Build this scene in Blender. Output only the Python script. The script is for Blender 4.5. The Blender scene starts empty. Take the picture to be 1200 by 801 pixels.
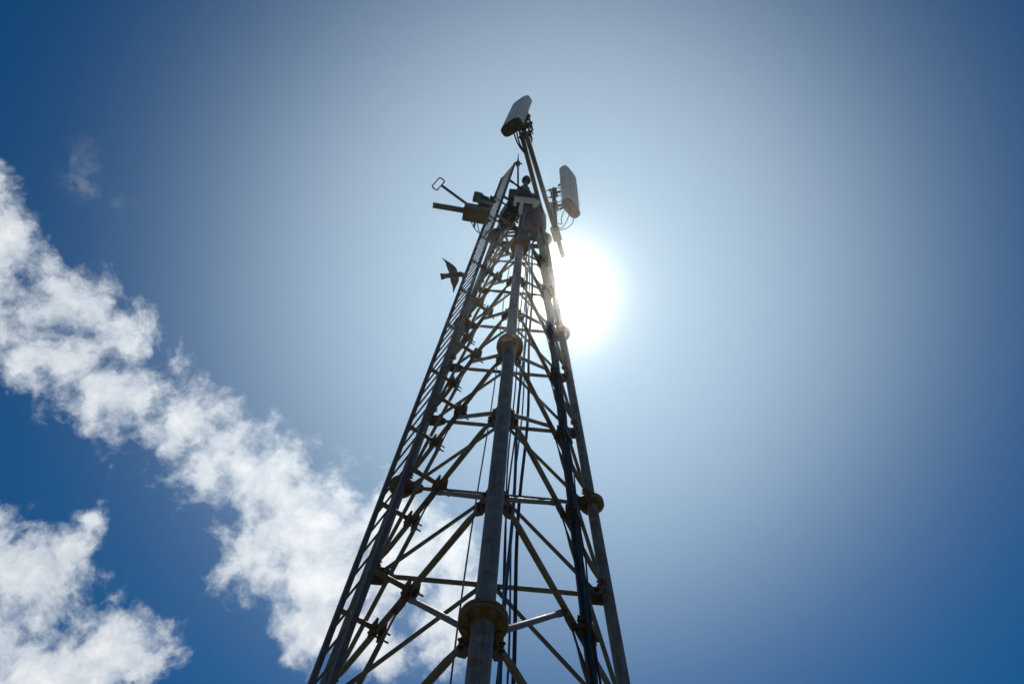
import bpy, bmesh, math, random
from mathutils import Vector, Matrix, Quaternion
random.seed(7)
scene = bpy.context.scene
col = scene.collection
R = math.radians

# ------------------------------------------------------------------ camera
cam_d = bpy.data.cameras.new('camera')
cam = bpy.data.objects.new('camera', cam_d)
col.objects.link(cam)
right = Vector((0.9958675, -0.0821145, 0.0387950))
up = Vector((-0.0908177, -0.9004327, 0.4254093))
fwd = Vector((0.0, 0.4271746, 0.9041691))
cam.matrix_world = Matrix(((right.x, up.x, -fwd.x, 0), (right.y, up.y, -fwd.y, 0),
                           (right.z, up.z, -fwd.z, 1.6), (0, 0, 0, 1)))
cam_d.sensor_width = 36
cam_d.lens = 28.585
cam_d.clip_start = 0.05
cam_d.clip_end = 6000
scene.camera = cam

# ------------------------------------------------------------------ light
SUN = Vector((0.05201952, 0.36874922, 0.92807218))
SUN_EL, SUN_AZ = R(68.136), R(8.03)
EXPOSURE = 0.0
SKY_STRENGTH = 0.05
SUN_STRENGTH = 3.0
GLARE_HAZE_DENSITY = 0.0006
GLARE_HAZE_ANISO = 0.962

sun_d = bpy.data.lights.new('sun', 'SUN')
sun_d.energy = SUN_STRENGTH
sun_d.angle = R(0.53)
sun_d.color = (1.0, 0.95, 0.88)
sun = bpy.data.objects.new('sun', sun_d)
sun.rotation_euler = (-SUN).to_track_quat('-Z', 'Y').to_euler()
sun.location = SUN * 60
col.objects.link(sun)

scene.view_settings.view_transform = 'Standard'
scene.view_settings.look = 'None'
scene.view_settings.gamma = 1.0
scene.view_settings.use_curve_mapping = False
scene.view_settings.exposure = EXPOSURE
scene.render.engine = 'CYCLES'
scene.cycles.use_denoising = True
scene.cycles.max_bounces = 6
scene.cycles.volume_bounces = 0
scene.cycles.sample_clamp_indirect = 4

# ------------------------------------------------------------------ sky with clouds (world direction only)
world = bpy.data.worlds.new('World')
scene.world = world
world.use_nodes = True
wt = world.node_tree
for n in list(wt.nodes):
    wt.nodes.remove(n)


class NT:
    """small helper that writes node networks"""
    def __init__(self, tree):
        self.t = tree

    def node(self, kind, **kw):
        n = self.t.nodes.new(kind)
        for k, v in kw.items():
            setattr(n, k, v)
        return n

    def put(self, sock, v):
        if isinstance(v, bpy.types.NodeSocket):
            self.t.links.new(v, sock)
        elif v is not None:
            sock.default_value = v

    def math(self, op, a, b=None, c=None, clamp=False):
        n = self.node('ShaderNodeMath', operation=op, use_clamp=clamp)
        self.put(n.inputs[0], a)
        self.put(n.inputs[1], b)
        self.put(n.inputs[2], c)
        return n.outputs[0]

    def vmath(self, op, a, b=None, out=0, scale=None):
        n = self.node('ShaderNodeVectorMath', operation=op)
        self.put(n.inputs[0], a)
        self.put(n.inputs[1], b)
        if scale is not None:
            self.put(n.inputs['Scale'], scale)
        return n.outputs[out]

    def noise(self, vec, scale, detail=8, rough=0.55, lac=2.0, out='Fac', dist=0.0):
        n = self.node('ShaderNodeTexNoise')
        n.noise_dimensions = '3D'
        self.put(n.inputs['Vector'], vec)
        n.inputs['Scale'].default_value = scale
        n.inputs['Detail'].default_value = detail
        n.inputs['Roughness'].default_value = rough
        n.inputs['Lacunarity'].default_value = lac
        n.inputs['Distortion'].default_value = dist
        return n.outputs[out]

    def remap(self, v, a, b, c=0.0, d=1.0, kind='SMOOTHSTEP'):
        n = self.node('ShaderNodeMapRange', interpolation_type=kind, clamp=True) if kind == 'LINEAR' else self.node('ShaderNodeMapRange', interpolation_type=kind)
        self.put(n.inputs['Value'], v)
        for k, q in (('From Min', a), ('From Max', b), ('To Min', c), ('To Max', d)):
            self.put(n.inputs[k], q)
        return n.outputs['Result']

    def mix(self, fac, a, b, blend='MIX'):
        n = self.node('ShaderNodeMix', data_type='RGBA', blend_type=blend)
        self.put(n.inputs['Factor'], fac)
        self.put(n.inputs[6], a)
        self.put(n.inputs[7], b)
        return n.outputs[2]


W = NT(wt)
gen = W.node('ShaderNodeTexCoord').outputs['Generated']
dirn = W.vmath('NORMALIZE', gen)
sky = W.node('ShaderNodeTexSky')
sky.sky_type = 'NISHITA'
sky.sun_disc = False
sky.sun_elevation = SUN_EL
sky.sun_rotation = SUN_AZ
sky.altitude = 50
sky.air_density = 1.0
sky.dust_density = 0.2
sky.ozone_density = 3.0
# the sun's own disc and the bright air round it
dot = W.vmath('DOT_PRODUCT', dirn, tuple(SUN), out='Value')
ang = W.math('ARCCOSINE', W.math('MINIMUM', dot, 0.9999999))          # radians from the sun
disc = W.remap(ang, R(0.3), R(0.9), 6.0, 0.0)
deg = W.math('MULTIPLY', ang, 180 / math.pi)
a2 = W.math('MULTIPLY', W.math('EXPONENT', W.math('MULTIPLY', W.math('POWER', W.math('MULTIPLY', deg, 1 / 22.4), 3.0), -1.0)), 0.52)
glow = W.math('ADD', disc, a2)
# clouds: a band of broken cumulus crossing the sky, laid out by direction
BLOBS = [(-0.5742, 0.2707, 0.7727, 0.0568), (-0.5307, 0.3161, 0.7864, 0.0484), (-0.5365, 0.3640, 0.7614, 0.0560),
         (-0.4814, 0.3636, 0.7976, 0.0472), (-0.4824, 0.4200, 0.7687, 0.0450), (-0.4414, 0.4105, 0.7979, 0.0448),
         (-0.4195, 0.4670, 0.7785, 0.0520), (-0.3709, 0.5105, 0.7757, 0.0586), (-0.3291, 0.5398, 0.7748, 0.0597),
         (-0.281, 0.5687, 0.7731, 0.0646), (-0.2546, 0.6171, 0.7446, 0.0681), (-0.2, 0.6137, 0.7638, 0.0741),
         (-0.1905, 0.6654, 0.7218, 0.0678), (-0.1419, 0.6158, 0.775, 0.0598), (-0.1137, 0.6683, 0.7351, 0.0682),
         (-0.0588, 0.6384, 0.7675, 0.0496), (-0.0502, 0.6956, 0.7167, 0.0574), (-0.1804, 0.7124, 0.6782, 0.0425),
         (-0.1229, 0.7216, 0.6813, 0.0472), (-0.4765, 0.6271, 0.6161, 0.0639), (-0.4533, 0.5968, 0.6621, 0.0368),
         (-0.4369, 0.5808, 0.6869, 0.0223), (-0.4544, 0.678, 0.5778, 0.0759), (-0.392, 0.6736, 0.6266, 0.0355),
         (-0.3598, 0.6982, 0.6189, 0.0428), (-0.395, 0.7057, 0.5882, 0.0433), (-0.525, 0.5759, 0.6267, 0.0497),
         (-0.5000, 0.6500, 0.5724, 0.0800), (-0.4700, 0.6050, 0.6420, 0.0450)]
warp = W.vmath('SUBTRACT', W.noise(dirn, 7.0, 6, 0.6, out='Color'), (0.5, 0.5, 0.5))
warp2 = W.vmath('SUBTRACT', W.noise(dirn, 34.0, 6, 0.65, out='Color'), (0.5, 0.5, 0.5))
wdir = W.vmath('ADD', W.vmath('ADD', dirn, W.vmath('SCALE', warp, scale=0.095)), W.vmath('SCALE', warp2, scale=0.02))
mask = None
for (x, y, z, r) in BLOBS:
    dist = W.vmath('DISTANCE', wdir, (x, y, z), out='Value')
    v = W.math('MULTIPLY_ADD', dist, -1.0 / (r * 0.93), 1.0)                    # 1 in the middle, 0 at the rim
    mask = v if mask is None else W.math('SMOOTH_MAX', mask, v, 0.35)
fdir = W.vmath('ADD', dirn, W.vmath('ADD', W.vmath('SCALE', warp, scale=0.06), W.vmath('SCALE', warp2, scale=0.012)))
fine = W.noise(fdir, 14.0, 15, 0.62)
puff = W.noise(fdir, 34.0, 12, 0.60)
big = W.noise(dirn, 6.5, 4, 0.5)
dens = W.math('ADD', mask, W.math('MULTIPLY', W.math('SUBTRACT', fine, 0.5), 3.1))
dens = W.math('ADD', dens, W.math('MULTIPLY', W.math('SUBTRACT', big, 0.5), 1.1))
dens = W.math('ADD', dens, W.math('MULTIPLY', W.math('SUBTRACT', puff, 0.5), 1.5))
cover = W.remap(dens, -0.25, 0.66, 0.0, 0.99)
# thin wisp
wisp_d = W.vmath('DISTANCE', wdir, (-0.4571, 0.2593, 0.8518), out='Value')
wisp = W.math('MULTIPLY', W.remap(wisp_d, 0.0, 0.06, 1.0, 0.0), W.remap(fine, 0.44, 0.70, 0.0, 0.45))
cover = W.math('MAXIMUM', cover, wisp)
thick = W.remap(W.math('ADD', dens, W.math('MULTIPLY', W.math('SUBTRACT', puff, 0.5), 2.0)), 0.1, 1.9, 0.0, 1.0)
cloud_c = W.mix(thick, (0.55, 0.61, 0.69, 1), (0.88, 0.89, 0.90, 1))
gam = W.node('ShaderNodeGamma')
W.put(gam.inputs['Color'], W.vmath('SCALE', sky.outputs[0], scale=SKY_STRENGTH))
gam.inputs['Gamma'].default_value = 1.5
deep = W.vmath('MULTIPLY', gam.outputs[0], (0.22, 2.0, 2.35))
sep = W.node('ShaderNodeSeparateXYZ')
W.put(sep.inputs[0], dirn)
# deep polarised blue high up, ordinary pale sky towards the horizon
sky_c = W.mix(W.remap(sep.outputs[2], 0.10, 0.56), W.vmath('SCALE', sky.outputs[0], scale=SKY_STRENGTH), deep)
gl = W.vmath('SCALE', (0.87, 0.98, 0.97), scale=glow)
total = W.vmath('ADD', W.mix(cover, sky_c, cloud_c), W.vmath('SCALE', gl, scale=W.math('MULTIPLY_ADD', cover, -0.35, 1.0)))
bg = W.node('ShaderNodeBackground')
W.put(bg.inputs['Color'], total)
bg.inputs['Strength'].default_value = 1.0
wo = W.node('ShaderNodeOutputWorld')
wt.links.new(bg.outputs[0], wo.inputs['Surface'])


# ------------------------------------------------------------------ materials
def material(name, base, dark, rough=0.55, metal=0.0, scale=14.0, bump=0.15, stain=None, stain_amt=0.45, spec=0.5, streak=0.0):
    m = bpy.data.materials.new(name)
    m.use_nodes = True
    t = NT(m.node_tree)
    bs = m.node_tree.nodes['Principled BSDF']
    tc = t.node('ShaderNodeTexCoord').outputs['Object']
    n1 = t.noise(tc, scale, 8, 0.6)
    n2 = t.noise(tc, scale * 6, 5, 0.6)
    f = t.remap(n1, 0.32, 0.68)
    c = t.mix(f, (*dark, 1), (*base, 1))
    c = t.mix(t.remap(n2, 0.35, 0.75, 0.0, 0.35), c, (*[min(1, b * 1.35) for b in base], 1))
    if streak:
        st = t.node('ShaderNodeMapping')
        t.put(st.inputs['Vector'], tc)
        st.inputs['Scale'].default_value = (1.0, 1.0, 0.06)
        n4 = t.noise(st.outputs[0], 42.0, 6, 0.6)
        c = t.mix(t.remap(n4, 0.50, 0.70, 0.0, streak), c, (*[d * 0.55 for d in dark], 1))
        c = t.mix(t.remap(n4, 0.28, 0.42, streak * 0.8, 0.0), c, (*[min(1, b * 1.7) for b in base], 1))
    if stain:
        n3 = t.noise(tc, scale * 0.45, 9, 0.65)
        c = t.mix(t.remap(n3, 1.0 - stain_amt - 0.08, 1.0 - stain_amt + 0.10, 0.0, 0.85), c, (*stain, 1))
    t.put(bs.inputs['Base Color'], c)
    bs.inputs['Metallic'].default_value = metal
    t.put(bs.inputs['Roughness'], t.remap(n1, 0.3, 0.7, rough - 0.1, rough + 0.12))
    bs.inputs['Specular IOR Level'].default_value = spec
    if bump:
        b = t.node('ShaderNodeBump')
        b.inputs['Strength'].default_value = bump
        b.inputs['Distance'].default_value = 0.004
        t.put(b.inputs['Height'], n2)
        t.put(bs.inputs['Normal'], b.outputs[0])
    return m


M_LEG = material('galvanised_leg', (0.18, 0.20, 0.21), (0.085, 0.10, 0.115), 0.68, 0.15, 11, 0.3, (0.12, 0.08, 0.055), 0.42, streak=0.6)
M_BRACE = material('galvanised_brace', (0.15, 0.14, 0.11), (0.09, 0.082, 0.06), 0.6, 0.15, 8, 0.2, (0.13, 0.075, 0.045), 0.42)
M_RUST = material('rusted_plate', (0.12, 0.08, 0.05), (0.06, 0.04, 0.028), 0.78, 0.1, 16, 0.4, (0.10, 0.04, 0.022), 0.5)
M_FLANGE = material('weathered_flange', (0.17, 0.13, 0.07), (0.085, 0.06, 0.032), 0.72, 0.1, 14, 0.4, (0.12, 0.055, 0.03), 0.45)
M_BOLT = material('bolt_steel', (0.16, 0.13, 0.11), (0.08, 0.06, 0.05), 0.6, 0.4, 30, 0.1)
M_RAIL = material('ladder_steel', (0.11, 0.105, 0.12), (0.065, 0.06, 0.07), 0.62, 0.15, 9, 0.2, (0.10, 0.06, 0.05), 0.42)
M_BLACK = material('black_jacket', (0.022, 0.021, 0.024), (0.012, 0.012, 0.014), 0.5, 0, 20, 0.1)
M_BLUE = material('blue_jacket', (0.025, 0.08, 0.20), (0.015, 0.05, 0.13), 0.45, 0, 20, 0.1)
M_NAVY = material('navy_jacket', (0.02, 0.035, 0.08), (0.012, 0.02, 0.05), 0.45, 0, 20, 0.1)
M_WIRE = material('grey_wire', (0.22, 0.23, 0.24), (0.13, 0.14, 0.15), 0.5, 0.3, 20, 0.1)
M_WHITE = material('white_radome', (0.74, 0.75, 0.75), (0.62, 0.63, 0.63), 0.42, 0, 5, 0.05, (0.50, 0.48, 0.42), 0.30)
M_SEAM = material('grey_seam', (0.50, 0.51, 0.52), (0.38, 0.39, 0.40), 0.5, 0, 9, 0.1)
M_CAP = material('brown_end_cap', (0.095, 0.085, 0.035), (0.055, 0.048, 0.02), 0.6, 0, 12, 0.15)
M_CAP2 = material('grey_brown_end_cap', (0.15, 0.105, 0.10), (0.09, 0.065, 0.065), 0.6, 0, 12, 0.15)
M_DARK = material('dark_fittings', (0.07, 0.065, 0.06), (0.035, 0.032, 0.03), 0.55, 0.3, 18, 0.2, (0.11, 0.05, 0.03), 0.4)
M_GREEN = material('dark_green_paint', (0.07, 0.09, 0.075), (0.04, 0.055, 0.045), 0.5, 0.1, 12, 0.15)
M_TEAL = material('teal_paint', (0.06, 0.20, 0.22), (0.04, 0.13, 0.15), 0.5, 0, 12, 0.1)
M_REDBOX = material('red_brown_paint', (0.15, 0.06, 0.045), (0.09, 0.035, 0.03), 0.6, 0, 10, 0.2)
M_BOX = material('grey_brown_cabinet', (0.12, 0.105, 0.085), (0.07, 0.06, 0.05), 0.55, 0.1, 8, 0.15, (0.08, 0.05, 0.035), 0.4)
M_PURPLE = material('grey_violet_housing', (0.22, 0.18, 0.22), (0.15, 0.12, 0.15), 0.5, 0.1, 8, 0.15)
M_FEATHER = material('dark_feathers', (0.09, 0.095, 0.095), (0.045, 0.05, 0.05), 0.8, 0, 18, 0.3)
M_GLASS = material('dark_red_lens', (0.05, 0.03, 0.03), (0.03, 0.02, 0.02), 0.15, 0, 10, 0)
M_CONC = material('concrete', (0.42, 0.40, 0.37), (0.30, 0.29, 0.27), 0.85, 0, 4, 0.3)
M_GRASS = material('dry_grass_ground', (0.11, 0.11, 0.05), (0.07, 0.06, 0.035), 0.95, 0, 0.9, 0.6, (0.18, 0.145, 0.10), 0.42)

# ------------------------------------------------------------------ geometry helpers
S = 0.5                                # metres per survey unit


def P(x, y=None, z=None):
    """survey units (eye level = 0) to metres"""
    if y is None:
        x, y, z = x
    return Vector((x * S, y * S, z * S + 1.6))


class MB:
    def __init__(self):
        self.bm = bmesh.new()

    def ring(self, c, a, b, ra, rb, n):
        return [self.bm.verts.new(c + a * (math.cos(2 * math.pi * i / n) * ra) + b * (math.sin(2 * math.pi * i / n) * rb)) for i in range(n)]

    def skin(self, rings, smooth=True, cap=True):
        n = len(rings[0])
        for q, w in zip(rings, rings[1:]):
            for i in range(n):
                f = self.bm.faces.new((q[i], q[(i + 1) % n], w[(i + 1) % n], w[i]))
                f.smooth = smooth
        if cap:
            for vs in (rings[0][::-1], rings[-1]):
                for e in self.bm.faces.new(vs).edges:
                    e.smooth = False
        return self

    def tube(self, pts, r, n=12, ref=None, cap=True):
        """sweep through points; r a number or one per point"""
        pts = [Vector(p) for p in pts]
        rs = r if isinstance(r, (list, tuple)) else [r] * len(pts)
        t = (pts[1] - pts[0]).normalized()
        ref = Vector(ref) if ref else (Vector((0, 0, 1)) if abs(t.z) < 0.9 else Vector((1, 0, 0)))
        a = t.cross(ref).normalized()
        rings = []
        for i, p in enumerate(pts):
            if i == 0:
                t2 = (pts[1] - pts[0]).normalized()
            elif i == len(pts) - 1:
                t2 = (pts[-1] - pts[-2]).normalized()
            else:
                t2 = ((pts[i + 1] - p).normalized() + (p - pts[i - 1]).normalized()).normalized()
            a = (a - t2 * a.dot(t2)).normalized()
            b = t2.cross(a)
            rr = rs[i]
            ra, rb = rr if isinstance(rr, (tuple, list)) else (rr, rr)
            rings.append(self.ring(p, a, b, ra, rb, n))
        return self.skin(rings, cap=cap)

    def brace(self, p, q, r, flat_normal, n=12):
        """round tube with both ends pressed flat for bolting"""
        p, q = Vector(p), Vector(q)
        d = (q - p)
        L = d.length
        t = d / L
        nn = Vector(flat_normal)
        nn = (nn - t * nn.dot(t)).normalized()
        b = t.cross(nn)
        f1, f2 = min(0.2, 0.14 / L), min(0.3, 0.30 / L)
        rings = []
        for k, fl in ((0, 1), (f1, 1), (f2, 0), (1 - f2, 0), (1 - f1, 1), (1, 1)):
            c = p + d * k
            rings.append(self.ring(c, nn, b, r * (0.28 if fl else 1), r * (1.32 if fl else 1), n))
        return self.skin(rings)

    def cyl(self, p, q, r, n=16):
        return self.tube([p, q], r, n)

    def box(self, c, ax, ay, az, hx, hy, hz, bevel=0.0):
        c = Vector(c)
        ax, ay, az = Vector(ax).normalized(), Vector(ay).normalized(), Vector(az).normalized()
        vs = [self.bm.verts.new(c + ax * (sx * hx) + ay * (sy * hy) + az * (sz * hz)) for sx in (-1, 1) for sy in (-1, 1) for sz in (-1, 1)]
        fs = [(0, 1, 3, 2), (4, 6, 7, 5), (0, 4, 5, 1), (2, 3, 7, 6), (0, 2, 6, 4), (1, 5, 7, 3)]
        faces = [self.bm.faces.new([vs[i] for i in f]) for f in fs]
        if bevel:
            edges = list({e for f in faces for e in f.edges})
            bmesh.ops.bevel(self.bm, geom=edges, offset=bevel, segments=2, affect='EDGES', profile=0.5)
        return self

    def bar(self, p, q, w, h, side):
        """rectangular bar from p to q; w along side, h across"""
        p, q = Vector(p), Vector(q)
        t = (q - p)
        L = t.length
        t /= L
        sd = Vector(side)
        sd = (sd - t * sd.dot(t)).normalized()
        return self.box((p + q) / 2, t, sd, t.cross(sd), L / 2, w / 2, h / 2, min(w, h) * 0.12)

    def build(self, name, mat, parent=None, root_loc=None):
        bmesh.ops.recalc_face_normals(self.bm, faces=self.bm.faces)
        off = root_loc if root_loc is not None else (world_loc(parent) if parent else Vector())
        for v in self.bm.verts:
            v.co -= off
        me = bpy.data.meshes.new(name)
        self.bm.to_mesh(me)
        self.bm.free()
        me.materials.append(mat)
        o = bpy.data.objects.new(name, me)
        col.objects.link(o)
        if parent:
            o.parent = parent
        else:
            o.location = off
        return o


def world_loc(o):
    v = Vector()
    while o:
        v += o.location
        o = o.parent
    return v


def empty(name, loc, label, cat, group=None):
    o = bpy.data.objects.new(name, None)
    o.location = loc
    o.empty_display_size = 0.1
    col.objects.link(o)
    return tag(o, label, cat, group)


def tag(o, label, cat, group=None):
    o['label'] = label
    o['category'] = cat
    if group:
        o['group'] = group
    return o


# ------------------------------------------------------------------ ground
g = MB()
N = 96
rings = []
c0 = g.bm.verts.new((0, 4, 0))
for rad in (3, 8, 20, 60, 200, 600, 1500):
    rings.append([g.bm.verts.new((rad * math.cos(2 * math.pi * i / N), 4 + rad * math.sin(2 * math.pi * i / N),
                                  (0.0 if rad < 15 else random.uniform(-0.15, 0.15)))) for i in range(N)])
for i in range(N):
    g.bm.faces.new((c0, rings[0][i], rings[0][(i + 1) % N]))
    for a, b in zip(rings, rings[1:]):
        f = g.bm.faces.new((a[i], b[i], b[(i + 1) % N], a[(i + 1) % N]))
        f.smooth = True
gr = g.build('ground', M_GRASS)
gr['kind'] = 'structure'

# ------------------------------------------------------------------ tower frame mathematics (survey units)
TX, TY = -0.0359, 10.0
R0, KT = 3.8036, 0.08016
H0, DH = 6.9032, 2.8720
ZG = -3.2                               # ground level
PHI = {'C': 0.0, 'R': 2 * math.pi / 3, 'L': -2 * math.pi / 3}


def hn(n):
    return H0 + DH * n


def leg_at(k, h):
    rr = R0 - KT * h
    a = PHI[k]
    return Vector((TX + rr * math.sin(a), TY - rr * math.cos(a), h))


FACES = [('C', 'L'), ('C', 'R'), ('L', 'R')]


def face_axes(f):
    a, b = leg_at(f[0], 0), leg_at(f[1], 0)
    al = (b - a).normalized()
    m = (a + b) / 2 - Vector((TX, TY, 0))
    return al, m.normalized()


TOPN = 10
LEG_R = 0.13
root = empty('lattice_tower', P(TX, TY, ZG), 'tall three legged steel lattice tower seen from below against the sun', 'tower')

FLANGE_N = (-3, 0, 3, 6, 9)
for k in 'CLR':
    lo, hi = leg_at(k, ZG + 0.1), leg_at(k, hn(TOPN) + 0.35)
    hs = [ZG + 0.1] + [hn(n) for n in FLANGE_N if n > -3] + [hn(TOPN) + 0.35]
    mb = MB()
    for i, (a, b) in enumerate(zip(hs, hs[1:])):
        r = LEG_R * (1.0 - 0.05 * i)
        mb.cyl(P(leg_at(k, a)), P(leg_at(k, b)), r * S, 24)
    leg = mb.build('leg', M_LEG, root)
    ax = (leg_at(k, 10) - leg_at(k, 0)).normalized()
    for n in FLANGE_N:
        h = hn(n) if n > -3 else ZG + 0.06
        c = leg_at(k, h)
        fr = 0.285 if n > -3 else 0.4
        mb = MB()
        for s in (-1, 1):
            q = c + ax * (0.009 * s)
            mb.tube([P(q), P(q + ax * 0.012 * s), P(q + ax * 0.05 * s), P(q + ax * 0.058 * s)],
                    [fr * S * 0.985, fr * S, fr * S, fr * S * 0.97], 32)
            # weld collar and stiffener fins
            mb.tube([P(q + ax * 0.055 * s), P(q + ax * 0.10 * s)], [LEG_R * 1.22 * S, LEG_R * 1.04 * S], 24)
        u = ax.cross(Vector((1, 0, 0))).normalized()
        w = ax.cross(u)
        for j in range(8):
            a = 2 * math.pi * (j + 0.5) / 8
            q = c + (u * math.cos(a) + w * math.sin(a)) * (fr * 0.76)
            mb.cyl(P(q - ax * 0.075), P(q + ax * 0.075), 0.022 * S, 8)
            for s in (-1, 1):
                mb.cyl(P(q + ax * 0.056 * s), P(q + ax * 0.105 * s), 0.05 * S, 6)
        mb.build('flange', M_FLANGE, leg)

# pad footing under every leg
for k, lab in (('C', 'concrete footing under the nearest, middle tower leg'), ('L', 'concrete footing under the far left tower leg'), ('R', 'concrete footing under the far right tower leg')):
    c = P(leg_at(k, ZG))
    mb = MB().box(c + Vector((0, 0, 0.0)), (1, 0, 0), (0, 1, 0), (0, 0, 1), 0.38, 0.38, 0.05, 0.015)
    tag(mb.build('footing', M_CONC, None, c), lab, 'footing')


def gusset(k, n, f, leg):
    """bolted plate on a leg in the plane of a face"""
    al, out = face_axes(f)
    if f[1] == k:
        al = -al
    c = leg_at(k, hn(n))
    mb = MB()
    b = c + al * 0.27
    t = Vector((0, 0, 1))
    # five sided plate
    pts = [(-0.16, 0.26), (0.10, 0.22), (0.24, 0.09), (0.24, -0.12), (0.08, -0.26), (-0.16, -0.26)]
    rings = []
    for s in (-0.014, 0.014):
        rings.append([mb.bm.verts.new(P(b + al * x + t * z + out * s)) for x, z in pts])
    mb.skin(rings, smooth=False)
    for x, z in ((0.0, 0.12), (0.14, 0.03), (0.14, -0.08), (0.0, -0.14)):
        q = b + al * x + t * z
        mb.cyl(P(q - out * 0.075), P(q + out * 0.075), 0.02 * S, 6)
        for s in (-1, 1):
            mb.cyl(P(q + out * 0.014 * s), P(q + out * 0.05 * s), 0.036 * S, 6)
    mb.build('gusset_plate', M_RUST, leg)


legs = {k: o for k, o in zip('CLR', [c for c in root.children])}
for f in FACES:
    al, out = face_axes(f)
    for n in range(-3, TOPN + 1):
        if n > -3:
            for k in f:
                gusset(k, n, f, legs[k])
        a, b = leg_at(f[0], hn(n)), leg_at(f[1], hn(n))
        m = (a + b) / 2
        if n > -3:
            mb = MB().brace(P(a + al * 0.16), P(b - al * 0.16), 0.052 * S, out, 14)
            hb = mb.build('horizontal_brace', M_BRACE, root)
            # middle plate
            mb = MB()
            q = m - Vector((0, 0, 0.10))
            pts = [(-0.26, 0.14), (0.26, 0.14), (0.26, 0.02), (0.12, -0.13), (-0.12, -0.13), (-0.26, 0.02)]
            rings = [[mb.bm.verts.new(P(q + al * x + Vector((0, 0, z)) + out * s)) for x, z in pts] for s in (-0.012, 0.012)]
            mb.skin(rings, smooth=False)
            for x in (-0.18, 0.18):
                qq = q + al * x
                mb.cyl(P(qq - out * 0.055), P(qq + out * 0.055), 0.02 * S, 6)
                for s in (-1, 1):
                    mb.cyl(P(qq + out * 0.012 * s), P(qq + out * 0.045 * s), 0.034 * S, 6)
            mb.build('middle_plate', M_RUST, hb)
        if n > -2 or n == -2:
            if n == -3:
                continue
            lo = n - 1
            for k, sg in ((f[0], -1), (f[1], 1)):
                e = leg_at(k, hn(lo)) if lo > -3 else leg_at(k, ZG + 0.5)
                st = m + al * (0.16 * sg) - Vector((0, 0, 0.1)) - out * 0.02
                en = e - al * (0.2 * sg) - out * 0.02
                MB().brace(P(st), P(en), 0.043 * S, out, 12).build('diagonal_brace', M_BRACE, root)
# plan bracing near the top
for n in (8, 9, 10):
    ms = [(leg_at(f[0], hn(n)) + leg_at(f[1], hn(n))) / 2 for f in FACES]
    for i in range(3):
        a, b = ms[i], ms[(i + 1) % 3]
        MB().brace(P(a + (b - a).normalized() * 0.06), P(b - (b - a).normalized() * 0.06), 0.032 * S, (0, 0, 1), 10).build('plan_brace', M_BRACE, root)

# ------------------------------------------------------------------ climbing ladder, stood off the left face
alL, outL = face_axes(('C', 'L'))


def ladder_mid(h, out=0.70):
    n = (h - H0) / DH
    m = (leg_at('C', h) + leg_at('L', h)) / 2
    return m + alL * (0.32 * (1 - n / 9)) + outL * out


def rail_at(h, s):
    # the outer rail drifts a little farther off the face towards the top
    n = (h - H0) / DH
    return ladder_mid(h, 0.70 + (0.075 * n / 9 if s > 0 else 0.0)) + alL * 0.49 * s


LH0, LH1 = ZG + 0.05, hn(11.25)
lad = empty('climbing_ladder', P(ladder_mid(LH0)), 'long dark climbing ladder stood off the left face of the lattice tower', 'ladder')
for s in (-1, 1):
    a, b = rail_at(LH0, s), rail_at(LH1, s)
    mb = MB().bar(P(a), P(b), 0.105 * S, 0.09 * S, alL)
    mb.build('rail', M_RAIL, lad)
h = LH0 + 0.4
while h < LH1 - 0.05:
    MB().cyl(P(rail_at(h, -1)), P(rail_at(h, 1)), 0.021 * S, 10).build('rung', M_RAIL, lad)
    h += 0.574
for n in range(-2, TOPN + 1):
    hh = hn(n)
    for s in (-1, 1):
        q = ladder_mid(hh, 0) + alL * 0.51 * s
        mb = MB().brace(P(q - outL * 0.09), P(q + outL * (0.68 + (0.075 * n / 9 if s > 0 else 0.0))), 0.046 * S, (0, 0, 1), 12)
        br = mb.build('standoff_arm', M_BRACE, lad)
        mb = MB()
        for z in (-0.085, 0.085):
            # clamp studs round the brace
            for x in (0.05,):
                mb.cyl(P(q + alL * x + Vector((0, 0, z)) - outL * 0.26), P(q + alL * x + Vector((0, 0, z)) + outL * 0.13), 0.018 * S, 6)
                mb.cyl(P(q + alL * x + Vector((0, 0, z)) - outL * 0.17), P(q + alL * x + Vector((0, 0, z)) - outL * 0.12), 0.036 * S, 6)
        mb.box(P(q - outL * 0.09), alL, Vector((0, 0, 1)), outL, 0.12 * S, 0.13 * S, 0.02 * S, 0.004)
        mb.box(P(q + outL * 0.075), alL, Vector((0, 0, 1)), outL, 0.12 * S, 0.13 * S, 0.02 * S, 0.004)
        mb.build('clamp', M_RUST, br)
# a bracket on the outer rail, by the bird
hb_ = 25.3
rb = rail_at(hb_, 1) + alL * 0.03
mb = MB().bar(P(rb), P(rb + Vector((-0.30, 0.02, 0))), 0.05 * S, 0.05 * S, (0, 0, 1))
mb.box(P(rb + Vector((-0.05, 0, 0))), (1, 0, 0), (0, 1, 0), (0, 0, 1), 0.03 * S, 0.09 * S, 0.10 * S, 0.004)
mb.build('bracket', M_GREEN, lad)

# ------------------------------------------------------------------ cable tray with a bundle of feeders on the right face
alR, outR = face_axes(('C', 'R'))


def tray_mid(h, out=0.13):
    n = (h - H0) / DH
    m = (leg_at('C', h) + leg_at('R', h)) / 2
    return m + alR * (0.45 - 0.058 * n) + outR * out


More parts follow.
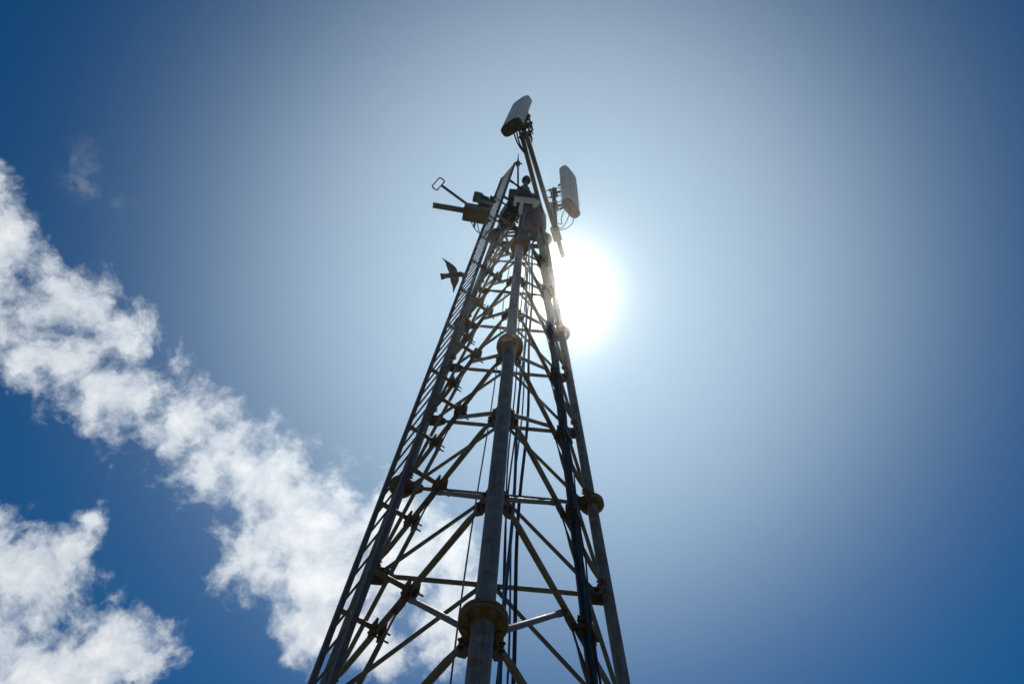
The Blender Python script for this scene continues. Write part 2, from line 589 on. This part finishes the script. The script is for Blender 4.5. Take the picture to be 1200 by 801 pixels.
TH0, TH1 = ZG + 0.05, hn(9.0)
tray = empty('cable_tray', P(tray_mid(TH0)), 'narrow cable tray running up the right face of the tower behind a black cable bundle', 'cable tray')
for s in (-1, 1):
    MB().bar(P(tray_mid(TH0) + alR * 0.135 * s), P(tray_mid(TH1) + alR * 0.135 * s), 0.035 * S, 0.05 * S, alR).build('rail', M_RAIL, tray)
for n2 in range(-6, 18):
    h = hn(n2 / 2 + 0.06)
    c = tray_mid(h)
    MB().bar(P(c - alR * 0.2), P(c + alR * 0.2), 0.05 * S, 0.03 * S, (0, 0, 1)).build('crossbar', M_RAIL, tray)
for n in range(-2, 9):
    h = hn(n) - 0.1
    c = tray_mid(h)
    mb = MB()
    mb.box(P(c + outR * 0.02), alR, outR, (0, 0, 1), 0.17 * S, 0.14 * S, 0.07 * S, 0.006)
    for s in (-1, 1):
        for z in (-0.04, 0.10):
            e = c + alR * (0.19 * s) + Vector((0, 0, z))
            mb.cyl(P(c + Vector((0, 0, z))), P(e + alR * 0.13 * s), 0.017 * S, 6)
            mb.cyl(P(e + alR * 0.05 * s), P(e + alR * 0.09 * s), 0.038 * S, 6)
            mb.bar(P(e + alR * 0.02 * s - outR * 0.06), P(e + alR * 0.02 * s + outR * 0.08), 0.03 * S, 0.06 * S, (0, 0, 1))
    mb.build('cable_clamp', M_DARK, tray)

FEEDER_LABEL = 'black feeder cable strapped in the dense bundle up the right face of the tower'
for j in range(11):
    bx = -0.165 + 0.33 * (j % 6) / 5 + random.uniform(-0.012, 0.012)
    bo = 0.02 if j < 6 else 0.085
    r = random.uniform(0.013, 0.019)
    pts = []
    n2 = -3.4
    top = 8.6 + random.uniform(-0.4, 0.4)
    while n2 < top:
        fr = n2 - math.floor(n2)
        loose = math.sin(math.pi * fr)
        pts.append(P(tray_mid(hn(n2), 0.13) + alR * (bx * (0.78 + 0.5 * loose) + random.uniform(-0.03, 0.03) * loose)
                     + outR * (bo + random.uniform(-0.02, 0.04) * loose)))
        n2 += 0.25
    o = MB().tube(pts, r * S * 1.15, 8).build('feeder_cable', M_BLACK, None, pts[0].copy())
    tag(o, FEEDER_LABEL, 'cable', 'feeder cables in the bundle on the right face')

# ------------------------------------------------------------------ loose cables hanging inside, right of the middle leg
HANG = [  # x, y, top, bottom, radius, material, label
    (0.17, 8.78, 29.0, -2.6, 0.016, M_NAVY, 'thin navy cable hanging nearest the middle leg, leftmost of the loose cables'),
    (0.235, 8.80, 29.4, -2.8, 0.017, M_NAVY, 'thin dark cable hanging just left of the thick blue cable'),
    (0.29, 8.72, 29.0, -2.9, 0.030, M_BLUE, 'thick blue cable hanging beside the middle tower leg'),
    (0.335, 8.80, 29.3, -2.8, 0.016, M_BLUE, 'thin blue cable hanging between the thick blue cable and the black one'),
    (0.43, 8.70, 29.2, -2.7, 0.030, M_BLACK, 'thick black cable hanging farthest right of the middle leg'),
]
for (x, y, t, b, r, m, lab) in HANG:
    pts = []
    k = 0
    h = t
    ph = random.uniform(0, 6)
    while h > b:
        w = 0.014 + 0.034 * (t - h) / (t - b)
        pts.append(P(x + w * math.sin(h * 0.9 + ph) + w * math.sin(h * 0.37 + 2 * ph), y + w * math.cos(h * 0.7 + ph), h))
        h -= 0.7
    o = MB().tube(pts, r * S, 8).build('hanging_cable', m, None, pts[-1].copy())
    tag(o, lab, 'cable', 'loose cables hanging beside the middle leg')
pts = []
for i in range(26):
    t = i / 25
    h = 25.0 - 28.0 * t
    x = -0.30 - 0.10 * t + 0.03 * math.sin(h * 0.5)
    y = 9.1 - 1.35 * t + 0.04 * math.sin(h * 0.33 + 1)
    pts.append(P(x, y, h))
o = MB().tube(pts, 0.0135 * S, 8).build('hanging_wire', M_WIRE, None, pts[-1].copy())
tag(o, 'single thin grey wire hanging slack just left of the middle tower leg', 'wire')


# ------------------------------------------------------------------ top of the tower
def panel_antenna(name, bottom, topv, wdir, width, depth, label, capmat, group):
    """rounded slab radome: bottom centre, top centre, width direction"""
    b, t = Vector(bottom), Vector(topv)
    axis = (t - b).normalized()
    wd = Vector(wdir)
    wd = (wd - axis * wd.dot(axis)).normalized()
    dd = axis.cross(wd)
    e = empty(name, P(b), label, 'antenna', group)
    nseg = 40

    def sec(c, k):
        out = []
        for i in range(nseg):
            a = 2 * math.pi * i / nseg
            ca, sa = math.cos(a), math.sin(a)
            x = math.copysign(abs(ca) ** 0.62, ca) * width / 2 * k
            y = math.copysign(abs(sa) ** 0.62, sa) * depth / 2 * k
            out.append(P(c + wd * x + dd * y))
        return out
    mb = MB()
    L = (t - b).length
    rings = [[mb.bm.verts.new(p) for p in sec(b + axis * (L * z), k)] for z, k in
             ((0.0, 1.0), (0.3, 1.0), (0.7, 1.0), (0.965, 1.0), (0.985, 0.965), (0.997, 0.88), (1.0, 0.75))]
    mb.skin(rings)
    body = mb.build('radome', M_WHITE, e)
    for s_ in (-0.27, 0.0, 0.27):
        for sd in (-1, 1):
            c = wd * (s_ * width) + dd * (sd * depth * 0.5 * (1 - abs(s_ * 2) ** 3.23) ** 0.31)
            MB().bar(P(b + axis * 0.1 + c), P(b + axis * (L * 0.95) + c), 0.035 * S, 0.02 * S, wd).build('seam', M_SEAM, body)
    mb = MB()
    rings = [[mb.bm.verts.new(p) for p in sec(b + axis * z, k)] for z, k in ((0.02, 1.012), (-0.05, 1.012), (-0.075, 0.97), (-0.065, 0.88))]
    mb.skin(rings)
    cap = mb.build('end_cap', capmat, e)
    for s in (-0.24, -0.08, 0.08, 0.24):
        c = b + wd * (s * width) - axis * 0.07
        MB().cyl(P(c), P(c - axis * 0.10), 0.028 * S, 10).build('connector', M_DARK, cap)
    for z in (0.16, 0.84):
        c = b + axis * (L * z) + dd * (depth * 0.5)
        mb = MB()
        mb.box(P(c + dd * 0.04), wd, dd, axis, 0.16 * S, 0.05 * S, 0.07 * S, 0.004)
        mb.bar(P(c), P(c + dd * 0.30), 0.06 * S, 0.10 * S, wd)
        mb.build('mounting_bracket', M_DARK, e)
    return e, wd, dd, axis


UP_B, UP_T = Vector((-0.715, 5.65, 30.3)), Vector((-0.46, 5.36, 34.0))
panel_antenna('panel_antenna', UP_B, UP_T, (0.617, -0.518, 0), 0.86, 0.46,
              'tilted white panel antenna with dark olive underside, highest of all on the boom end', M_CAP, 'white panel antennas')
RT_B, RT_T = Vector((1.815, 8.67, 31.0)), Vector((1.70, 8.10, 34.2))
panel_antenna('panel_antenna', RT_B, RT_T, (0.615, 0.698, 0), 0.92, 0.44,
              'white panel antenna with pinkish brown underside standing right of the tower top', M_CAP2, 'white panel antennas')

# pair of horizontal booms along the right face
BOOM = [((1.68, 10.35, 30.0), (-0.20, 5.73, 30.0), 0.088, M_GREEN, 'dark antenna boom pipe, right hand one of the pair, its open end beside the sun'),
        ((0.80, 8.95, 29.75), (-0.36, 5.72, 29.75), 0.085, M_BRACE, 'brown antenna boom pipe running left of the dark boom at the tower top')]
for a, b, r, m, lab in BOOM:
    a, b = Vector(a), Vector(b)
    mb = MB()
    t = (b - a).normalized()
    u = t.cross(Vector((0, 0, 1))).normalized()
    w = u.cross(t)
    n = 20
    rings = []
    for c, k in ((a + t * 0.5, 0.86), (a, 0.86), (a, 1.0), (b, 1.0), (b, 0.86), (b - t * 0.5, 0.86)):
        rings.append(mb.ring(P(c), u, w, r * k * S, r * k * S, n))
    mb.skin(rings)
    o = mb.build('antenna_boom', m, None, P(a))
    tag(o, lab, 'boom', 'antenna booms across the tower top')

# clamp head at the boom end
hd = empty('boom_clamp', P(-0.25, 5.75, 29.9), 'cluster of dark clamps and long studs joining the highest panel antenna to the boom end', 'clamp')
mb = MB()
mb.cyl(P(-0.26, 5.70, 29.3), P(-0.26, 5.62, 32.6), 0.085 * S, 16)
mb.build('mast_pipe', M_DARK, hd)
bt = Vector((-0.377, -0.926, 0))
bs_ = Vector((0.926, -0.377, 0))
for z in (29.75, 30.25, 31.3, 32.0):
    c = Vector((-0.25, 5.68, z))
    mb = MB()
    mb.box(P(c + bt * 0.13), bs_, bt, (0, 0, 1), 0.24 * S, 0.03 * S, 0.09 * S, 0.004)
    mb.box(P(c - bt * 0.13), bs_, bt, (0, 0, 1), 0.24 * S, 0.03 * S, 0.09 * S, 0.004)
    for s in (-1, 1):
        for dz in (-0.05, 0.05):
            q = c + bs_ * (0.17 * s) + Vector((0, 0, dz))
            mb.cyl(P(q - bt * (0.24 + 0.2 * (s > 0))), P(q + bt * 0.30), 0.018 * S, 6)
            mb.cyl(P(q + bt * 0.16), P(q + bt * 0.21), 0.04 * S, 6)
            mb.cyl(P(q - bt * 0.16), P(q - bt * 0.21), 0.04 * S, 6)
    mb.build('clamp_plate', M_DARK, hd)
for z in (31.0, 33.2):
    c = Vector((-0.26, 5.63, z))
    MB().bar(P(c), P(c + Vector((-0.2, -0.1, 0.05))), 0.08 * S, 0.12 * S, (0, 0, 1)).build('tilt_arm', M_DARK, hd)
# jumper cables from the antenna back to the boom
for dx, lab in ((0.0, 'black jumper cable looping from the highest panel antenna to the boom, left one'), (0.12, 'black jumper cable looping from the highest panel antenna to the boom, right one')):
    p0, p1 = UP_B + Vector((0.05 + dx, 0.05, -0.15)), Vector((-0.02, 6.55, 29.82))
    pts = []
    for i in range(13):
        t = i / 12
        pts.append(P(p0.lerp(p1, t) + Vector((-0.06 * math.sin(math.pi * t), 0.05 * dx * math.sin(3 * t), -0.45 * math.sin(math.pi * t) * (1 - dx)))))
    o = MB().tube(pts, 0.028 * S, 8).build('jumper_cable', M_BLACK, None, pts[0].copy())
    tag(o, lab, 'cable', 'jumper cables under the highest antenna')

# stand pipe of the right antenna
sp = empty('antenna_mast', P(1.22, 8.95, 29.6), 'short dark mast pipe with clamps carrying the panel antenna right of the tower', 'mast')
MB().cyl(P(1.22, 8.98, 29.0), P(1.14, 8.50, 33.0), 0.088 * S, 16).build('pipe', M_DARK, sp)
for z in (31.2, 32.6):
    c = Vector((1.22, 8.98, 29.0)).lerp(Vector((1.14, 8.50, 33.0)), (z - 29) / 4)
    mb = MB()
    d = Vector((0.80, -0.25, 0.0)).normalized()
    e = Vector((0.3, 0.95, 0)).normalized()
    for s in (-1, 1):
        mb.box(P(c + d * 0.11 * s), e, d, (0, 0, 1), 0.2 * S, 0.03 * S, 0.09 * S, 0.004)
    for s in (-1, 1):
        mb.cyl(P(c + e * 0.15 * s - d * 0.3), P(c + e * 0.15 * s + d * 0.5), 0.02 * S, 6)
        mb.cyl(P(c + e * 0.15 * s - d * 0.2), P(c + e * 0.15 * s - d * 0.14), 0.045 * S, 6)
    mb.bar(P(c + d * 0.1), P(c + d * 0.52), 0.09 * S, 0.10 * S, e)
    mb.build('clamp', M_DARK, sp)
# boom foot fittings
MB().box(P(1.30, 9.42, 29.95), (0.377, 0.926, 0), (0.926, -0.377, 0), (0, 0, 1), 0.28 * S, 0.16 * S, 0.12 * S, 0.01).build('foot_plate', M_BOX, sp)
# jumpers below the right antenna
for i, (dx, sag, lab) in enumerate(((-0.20, 0.55, 'thin black jumper cable drooping under the right antenna, nearest the tower'),
                                    (0.0, 0.75, 'thin black jumper cable drooping lowest under the right panel antenna'),
                                    (0.22, 0.60, 'thin black jumper cable from the outer edge of the right antenna'))):
    w = Vector((0.66, 0.75, 0))
    p0, p1 = RT_B + w * dx - Vector((0, 0, 0.15)), Vector((1.24, 9.05, 30.2 - 0.25 * i))
    pts = []
    for k in range(15):
        t = k / 14
        pts.append(P(p0.lerp(p1, t) + Vector((0.10 * math.sin(2 * math.pi * t) * (i - 1), 0.18 * math.sin(math.pi * t), -sag * math.sin(math.pi * t)))))
    o = MB().tube(pts, 0.018 * S, 8).build('jumper_cable', M_BLACK, None, pts[0].copy())
    tag(o, lab, 'cable', 'jumper cables under the right antenna')

# lightning rod
rod = empty('lightning_rod', P(-0.31, 9.55, hn(10)), 'slim dark lightning rod with a clamp near its tip at the tower top', 'lightning rod')
MB().tube([P(-0.31, 9.55, hn(10) - 0.5), P(-0.52, 9.1, 40.2), P(-0.55, 9.05, 41.6)], [0.05 * S, 0.045 * S, 0.012 * S], 10).build('rod', M_GREEN, rod)
mb = MB()
c = Vector((-0.50, 9.15, 39.8))
mb.box(P(c), (1, 0, 0), (0, 1, 0), (0, 0, 1), 0.10 * S, 0.10 * S, 0.14 * S, 0.008)
mb.cyl(P(c + Vector((-0.2, 0, 0.05))), P(c + Vector((0.2, 0, 0.05))), 0.045 * S, 8)
mb.cyl(P(c + Vector((0, -0.18, -0.05))), P(c + Vector((0, 0.18, -0.05))), 0.045 * S, 8)
mb.build('clamp', M_DARK, rod)

# round beacon on the middle leg
be = empty('beacon_light', P(-0.02, 9.0, hn(10) + 0.35), 'round dark beacon lamp capping the middle leg of the tower', 'lamp')
mb = MB()
c = Vector((-0.02, 9.0, hn(10) + 0.35))
mb.tube([P(c), P(c + Vector((0, 0, 0.08)))], [0.2 * S, 0.2 * S], 24)
mb.build('base', M_DARK, be)
mb = MB()
mb.tube([P(c + Vector((0, 0, z))) for z in (0.08, 0.12, 0.35, 0.48, 0.55)], [q * S for q in (0.13, 0.17, 0.165, 0.11, 0.03)], 24)
mb.build('lens', M_GLASS, be)

# equipment at the head
def cabinet(name, c, ax, hx, hy, hz, mat, label, cat, lidmat=None, az=(0, 0, 1), fins=0):
    c = Vector(c)
    ax = Vector(ax).normalized()
    az = Vector(az).normalized()
    ay = az.cross(ax).normalized()
    e = empty(name, P(c - az * hz), label, cat)
    MB().box(P(c), ax, ay, az, hx * S, hy * S, hz * S, 0.02 * S * 2).build('housing', mat, e)
    mb = MB().box(P(c - az * (hz + 0.03)), ax, ay, az, hx * 0.8 * S, hy * 0.8 * S, 0.03 * S, 0.004)
    lid = mb.build('bottom_plate', lidmat or M_DARK, e)
    for s in (-0.45, 0.0, 0.45):
        q = c - az * (hz + 0.06) + ax * (hx * s)
        MB().cyl(P(q), P(q - az * 0.09), 0.03 * S, 8).build('connector', M_BOLT, lid)
    if fins:
        mb = MB()
        for i in range(fins):
            x = -hx * 0.85 + 1.7 * hx * i / (fins - 1)
            mb.box(P(c + ax * x - ay * (hy + 0.05)), ax, ay, az, 0.012 * S, 0.05 * S, hz * 0.9 * S)
        mb.build('cooling_fins', mat, e)
    mb = MB()
    for z in (-0.5, 0.5):
        mb.bar(P(c + ay * hy + az * (hz * z)), P(c + ay * (hy + 0.22) + az * (hz * z)), 0.08 * S, 0.08 * S, ax)
    mb.build('mounting_bracket', M_DARK, e)
    return e


cabinet('radio_unit', (0.27, 8.32, 27.3), (1, 0.1, 0), 0.30, 0.20, 1.25, M_PURPLE, 'grey violet finned radio unit with blue green base, in front of the middle leg', 'radio unit', M_TEAL, fins=9)
cabinet('radio_unit', (0.50, 8.75, 29.4), (0.5, 0.87, 0), 0.28, 0.18, 1.0, M_BOX, 'grey brown radio unit tucked behind the booms right of the violet unit', 'radio unit', fins=7)
cabinet('radio_unit', (-0.05, 8.85, 31.6), (1, 0.1, 0), 0.34, 0.20, 1.0, M_DARK, 'dark radio unit on the middle leg just above the flat white panel', 'radio unit', fins=7)
cabinet('junction_box', (-0.40, 9.45, 34.6), (1, 0, 0), 0.33, 0.24, 0.6, M_REDBOX, 'red brown junction box inside the tower head left of the middle leg', 'box')
cabinet('junction_box', (-0.62, 9.60, 32.6), (0.5, -0.87, 0), 0.34, 0.27, 0.6, M_DARK, 'black junction box in the tower head behind the ladder', 'box')
cabinet('junction_box', (0.22, 9.45, 34.2), (1, 0, 0), 0.28, 0.2, 0.7, M_DARK, 'black junction box in the tower head right of the red brown one', 'box')
# flat white panel seen edge-on at the head, with its bracket
panel = empty('flat_panel_antenna', P(0.07, 8.50, 29.3), 'flat white panel antenna lying level across the tower head, olive underside', 'antenna')
MB().box(P(0.07, 8.20, 29.55), (1, 0.03, 0), (0, 1, 0.35), (0, -0.35, 1), 0.48 * S, 0.05 * S, 0.28 * S, 0.02).build('radome', M_WHITE, panel)
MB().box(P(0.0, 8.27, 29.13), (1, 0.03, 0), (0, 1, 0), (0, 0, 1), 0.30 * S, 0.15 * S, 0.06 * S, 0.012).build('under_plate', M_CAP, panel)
MB().bar(P(-0.05, 8.25, 29.2), P(-0.03, 8.50, 29.2), 0.08 * S, 0.12 * S, (1, 0, 0)).build('bracket', M_DARK, panel)
MB().cyl(P(-0.12, 8.00, 27.4), P(-0.10, 8.16, 29.12), 0.075 * S, 14).build('stem', M_WHITE, panel)
# frame of dark angle bars that carries the boxes
fr = empty('mounting_frame', P(-0.1, 9.4, 31.6), 'dark frame of crossed angle bars inside the tower head carrying the boxes', 'frame')
for z in (31.7, 33.6, 35.3):
    q = [leg_at(k, z) for k in 'LCR']
    for a, b in ((0, 1), (1, 2), (2, 0)):
        for dz in (0.0, 0.28):
            p0, p1 = q[a].lerp(q[b], 0.08), q[a].lerp(q[b], 0.92)
            MB().bar(P(p0 + Vector((0, 0, dz))), P(p1 + Vector((0, 0, dz))), 0.07 * S, 0.10 * S, (0, 0, 1)).build('bar', M_DARK, fr)
for (x, y) in ((-0.55, 9.9), (-0.2, 9.25), (0.3, 9.9), (-0.7, 9.75)):
    MB().bar(P(x, y, 31.5), P(x * 0.85, y, 35.7), 0.08 * S, 0.06 * S, (1, 0, 0)).build('upright', M_DARK, fr)
HEAD_CABLES = [((0.15, 8.15, 29.0), (0.22, 8.25, 25.6), 0.1), ((0.42, 8.2, 29.2), (0.36, 8.3, 25.4), 0.15), ((-0.55, 9.4, 32.0), (-0.05, 8.75, 30.6), 0.7), ((-0.3, 9.35, 33.9), (0.05, 8.85, 30.7), 0.5), ((0.25, 9.4, 33.4), (0.45, 8.8, 30.2), 0.6),
               ((-0.75, 9.7, 31.9), (-0.35, 9.3, 29.9), 0.5), ((-0.45, 9.5, 33.9), (-0.85, 9.8, 31.0), 0.6), ((0.3, 9.3, 33.4), (-0.1, 8.8, 30.8), 0.8)]
for p0, p1, sag in HEAD_CABLES:
    p0, p1 = Vector(p0), Vector(p1)
    pts = [P(p0.lerp(p1, k / 16) + Vector((0.14 * math.sin(math.pi * k / 16 * 2 + p0.x * 5), -0.16 * math.sin(math.pi * k / 16), -sag * math.sin(math.pi * k / 16)))) for k in range(17)]
    o = MB().tube(pts, 0.026 * S, 8).build('jumper_cable', M_BLACK, None, pts[0].copy())
    tag(o, 'black jumper cable looping among the boxes in the tower head', 'cable', 'jumper cables among the boxes in the tower head')
# grey conduit up the middle leg
o = MB().tube([P(-0.04, 8.55, 28.4), P(-0.03, 8.62, 30.2), P(0.0, 8.78, 34.8)], 0.065 * S, 10).build('conduit', M_LEG, None, P(-0.04, 8.55, 28.4))
tag(o, 'pale grey conduit rising along the middle leg to the tower top', 'conduit')

# left cluster: square arm, drum dish, cabinet, loop antenna
cabinet('equipment_cabinet', (-1.86, 9.30, 31.2), (0.99, 0.10, 0), 0.52, 0.30, 0.30, M_BOX, 'grey brown equipment cabinet hung off the left side of the tower head', 'cabinet', M_CAP)
arm = empty('support_arm', P(-2.13, 9.18, 31.0), 'square dark green arm pointing level out to the left of the tower head', 'arm')
MB().bar(P(-1.55, 9.23, 31.05), P(-3.55, 9.07, 31.05), 0.19 * S, 0.19 * S, (0, 0, 1)).build('tube', M_GREEN, arm)
MB().box(P(-3.56, 9.07, 31.05), (1, 0, 0), (0, 1, 0), (0, 0, 1), 0.015 * S, 0.103 * S, 0.103 * S, 0.002).build('end_plate', M_DARK, arm)
lp = empty('loop_antenna', P(-1.36, 9.61, 31.5), 'thin pole with a small rectangular loop at its end, left of the tower head', 'antenna')
la, lb = Vector((-1.30, 9.63, 31.45)), Vector((-3.45, 8.76, 32.9))
MB().tube([P(la), P(lb)], 0.058 * S, 10).build('pole', M_GREEN, lp)
# rectangular loop, open frame
c = Vector((-3.62, 8.72, 33.0))
ld = (lb - la).normalized()
lu = Vector((0.60, -0.80, 0.0))
lv = Vector((-0.80, -0.52, 0.0))
cor = [c + lu * (sx * 0.27) + lv * (sy * 0.14) for sx, sy in ((-1, -1), (1, -1), (1, 1), (-1, 1))]
mb = MB()
path = []
for i in range(4):
    a, b, e = cor[i - 1], cor[i], cor[(i + 1) % 4]
    path += [b + (a - b).normalized() * 0.07, b + (a - b).normalized() * 0.02 + (e - b).normalized() * 0.02, b + (e - b).normalized() * 0.07]
path.append(path[0])
mb.tube([P(p) for p in path], 0.028 * S, 8, cap=False)
mb.build('loop', M_DARK, lp)
dr = empty('drum_antenna', P(-1.2, 8.99, 32), 'short dark drum antenna with a round face above the cabinet left of the tower', 'antenna')
da, db = Vector((-2.06, 8.83, 32.0)), Vector((-1.15, 8.99, 32.0))
dv = (db - da).normalized()
mb = MB().tube([P(da + dv * k) for k in (0.0, 0.015, 0.30, 0.38, 0.62)], [q * S for q in (0.205, 0.22, 0.22, 0.15, 0.12)], 28)
mb.build('drum', M_GREEN, dr)
MB().tube([P(da - dv * 0.02), P(da + dv * 0.004)], [0.19 * S, 0.20 * S], 28).build('face_cover', M_BOX, dr)
mb = MB().bar(P(da + dv * 0.6), P(db), 0.1 * S, 0.1 * S, (0, 0, 1))
mb.box(P(da + dv * 0.75 + Vector((0, -0.13, 0))), dv, (0, 0, 1), (0, 1, 0), 0.09 * S, 0.1 * S, 0.06 * S, 0.006)
mb.build('mount', M_DARK, dr)
cabinet('amplifier_box', (-1.60, 9.05, 31.6), (0.98, 0.18, 0), 0.26, 0.18, 0.2, M_TEAL, 'small blue green amplifier box between the drum antenna and the cabinet', 'box')
for i, (x0, sag, lab) in enumerate(((-2.05, 0.5, 'thin black cable loop sagging under the left cabinet, outermost'), (-1.80, 0.65, 'thin black cable loop sagging under the left cabinet, nearest the ladder'))):
    p0, p1 = Vector((x0, 9.5, 30.85)), Vector((-1.30, 9.75, 30.7))
    pts = [P(p0.lerp(p1, k / 14) + Vector((0, 0.14 * math.sin(math.pi * k / 14) * (1 + i * 0.5), -sag * math.sin(math.pi * k / 14)))) for k in range(15)]
    o = MB().tube(pts, 0.018 * S, 8).build('cable_loop', M_BLACK, None, pts[0].copy())
    tag(o, lab, 'cable', 'cable loops under the left cabinet')

# ------------------------------------------------------------------ bird beside the ladder
bc = Vector((-2.15, 9.70, 25.3))
bd = Vector((1.0, -0.23, 0.05)).normalized()            # towards the ladder
bw = Vector((-0.10, -1.0, 0.1))
bw = (bw - bd * bw.dot(bd)).normalized()
bu = bd.cross(bw).normalized()
if bu.z < 0:
    bu = -bu
mb = MB()
prof = [(-0.42, 0.105, 0.012), (-0.36, 0.095, 0.016), (-0.25, 0.072, 0.025), (-0.15, 0.075, 0.06), (-0.05, 0.10, 0.095), (0.06, 0.11, 0.11),
        (0.14, 0.085, 0.09), (0.19, 0.065, 0.075), (0.24, 0.075, 0.078), (0.29, 0.06, 0.06), (0.33, 0.022, 0.022), (0.40, 0.006, 0.006)]
rings = [mb.ring(P(bc + bd * x), bw, bu, a * 1.15 * S, b * 1.1 * S, 16) for x, a, b in prof]
mb.skin(rings)
for s, span in ((1, 0.58), (-1, 0.62)):
    st = []
    for k in range(9):
        t = k / 8
        ch = 0.30 * (1 - t) ** 0.75 * (0.75 + 0.5 * math.sin(math.pi * min(1, t * 1.4))) + 0.008
        cx = 0.02 + 0.10 * t - (0.42 if s > 0 else 0.24) * t ** 1.5
        c = bc + bd * cx + bw * (s * (0.03 + span * t)) + bu * (0.16 * math.sin(2.2 * t))
        st.append(mb.ring(P(c), bd, bu, ch / 2 * S, (0.030 * (1 - t) + 0.006) * S, 12))
    mb.skin(st)
bird = mb.build('bird', M_FEATHER, None, P(bc))
tag(bird, 'dark bird with spread pointed wings and fanned tail beside the ladder', 'bird')

# ------------------------------------------------------------------ scattering volume added to imitate lens glare around the sun
if GLARE_HAZE_DENSITY > 0:
    hz = MB().box(Vector((0, 4, 10.5)), (1, 0, 0), (0, 1, 0), (0, 0, 1), 1600, 1600, 12.5).build('glare_haze', M_CONC)
    hz.data.materials.clear()
    hm = bpy.data.materials.new('glare_haze_volume')
    hm.use_nodes = True
    ht = hm.node_tree
    for n in list(ht.nodes):
        ht.nodes.remove(n)
    pv = ht.nodes.new('ShaderNodeVolumePrincipled')
    pv.inputs['Color'].default_value = (1.0, 0.965, 0.92, 1)
    pv.inputs['Density'].default_value = GLARE_HAZE_DENSITY
    pv.inputs['Anisotropy'].default_value = GLARE_HAZE_ANISO
    mo = ht.nodes.new('ShaderNodeOutputMaterial')
    ht.links.new(pv.outputs[0], mo.inputs['Volume'])
    hz.data.materials.append(hm)
    hz['kind'] = 'stuff'
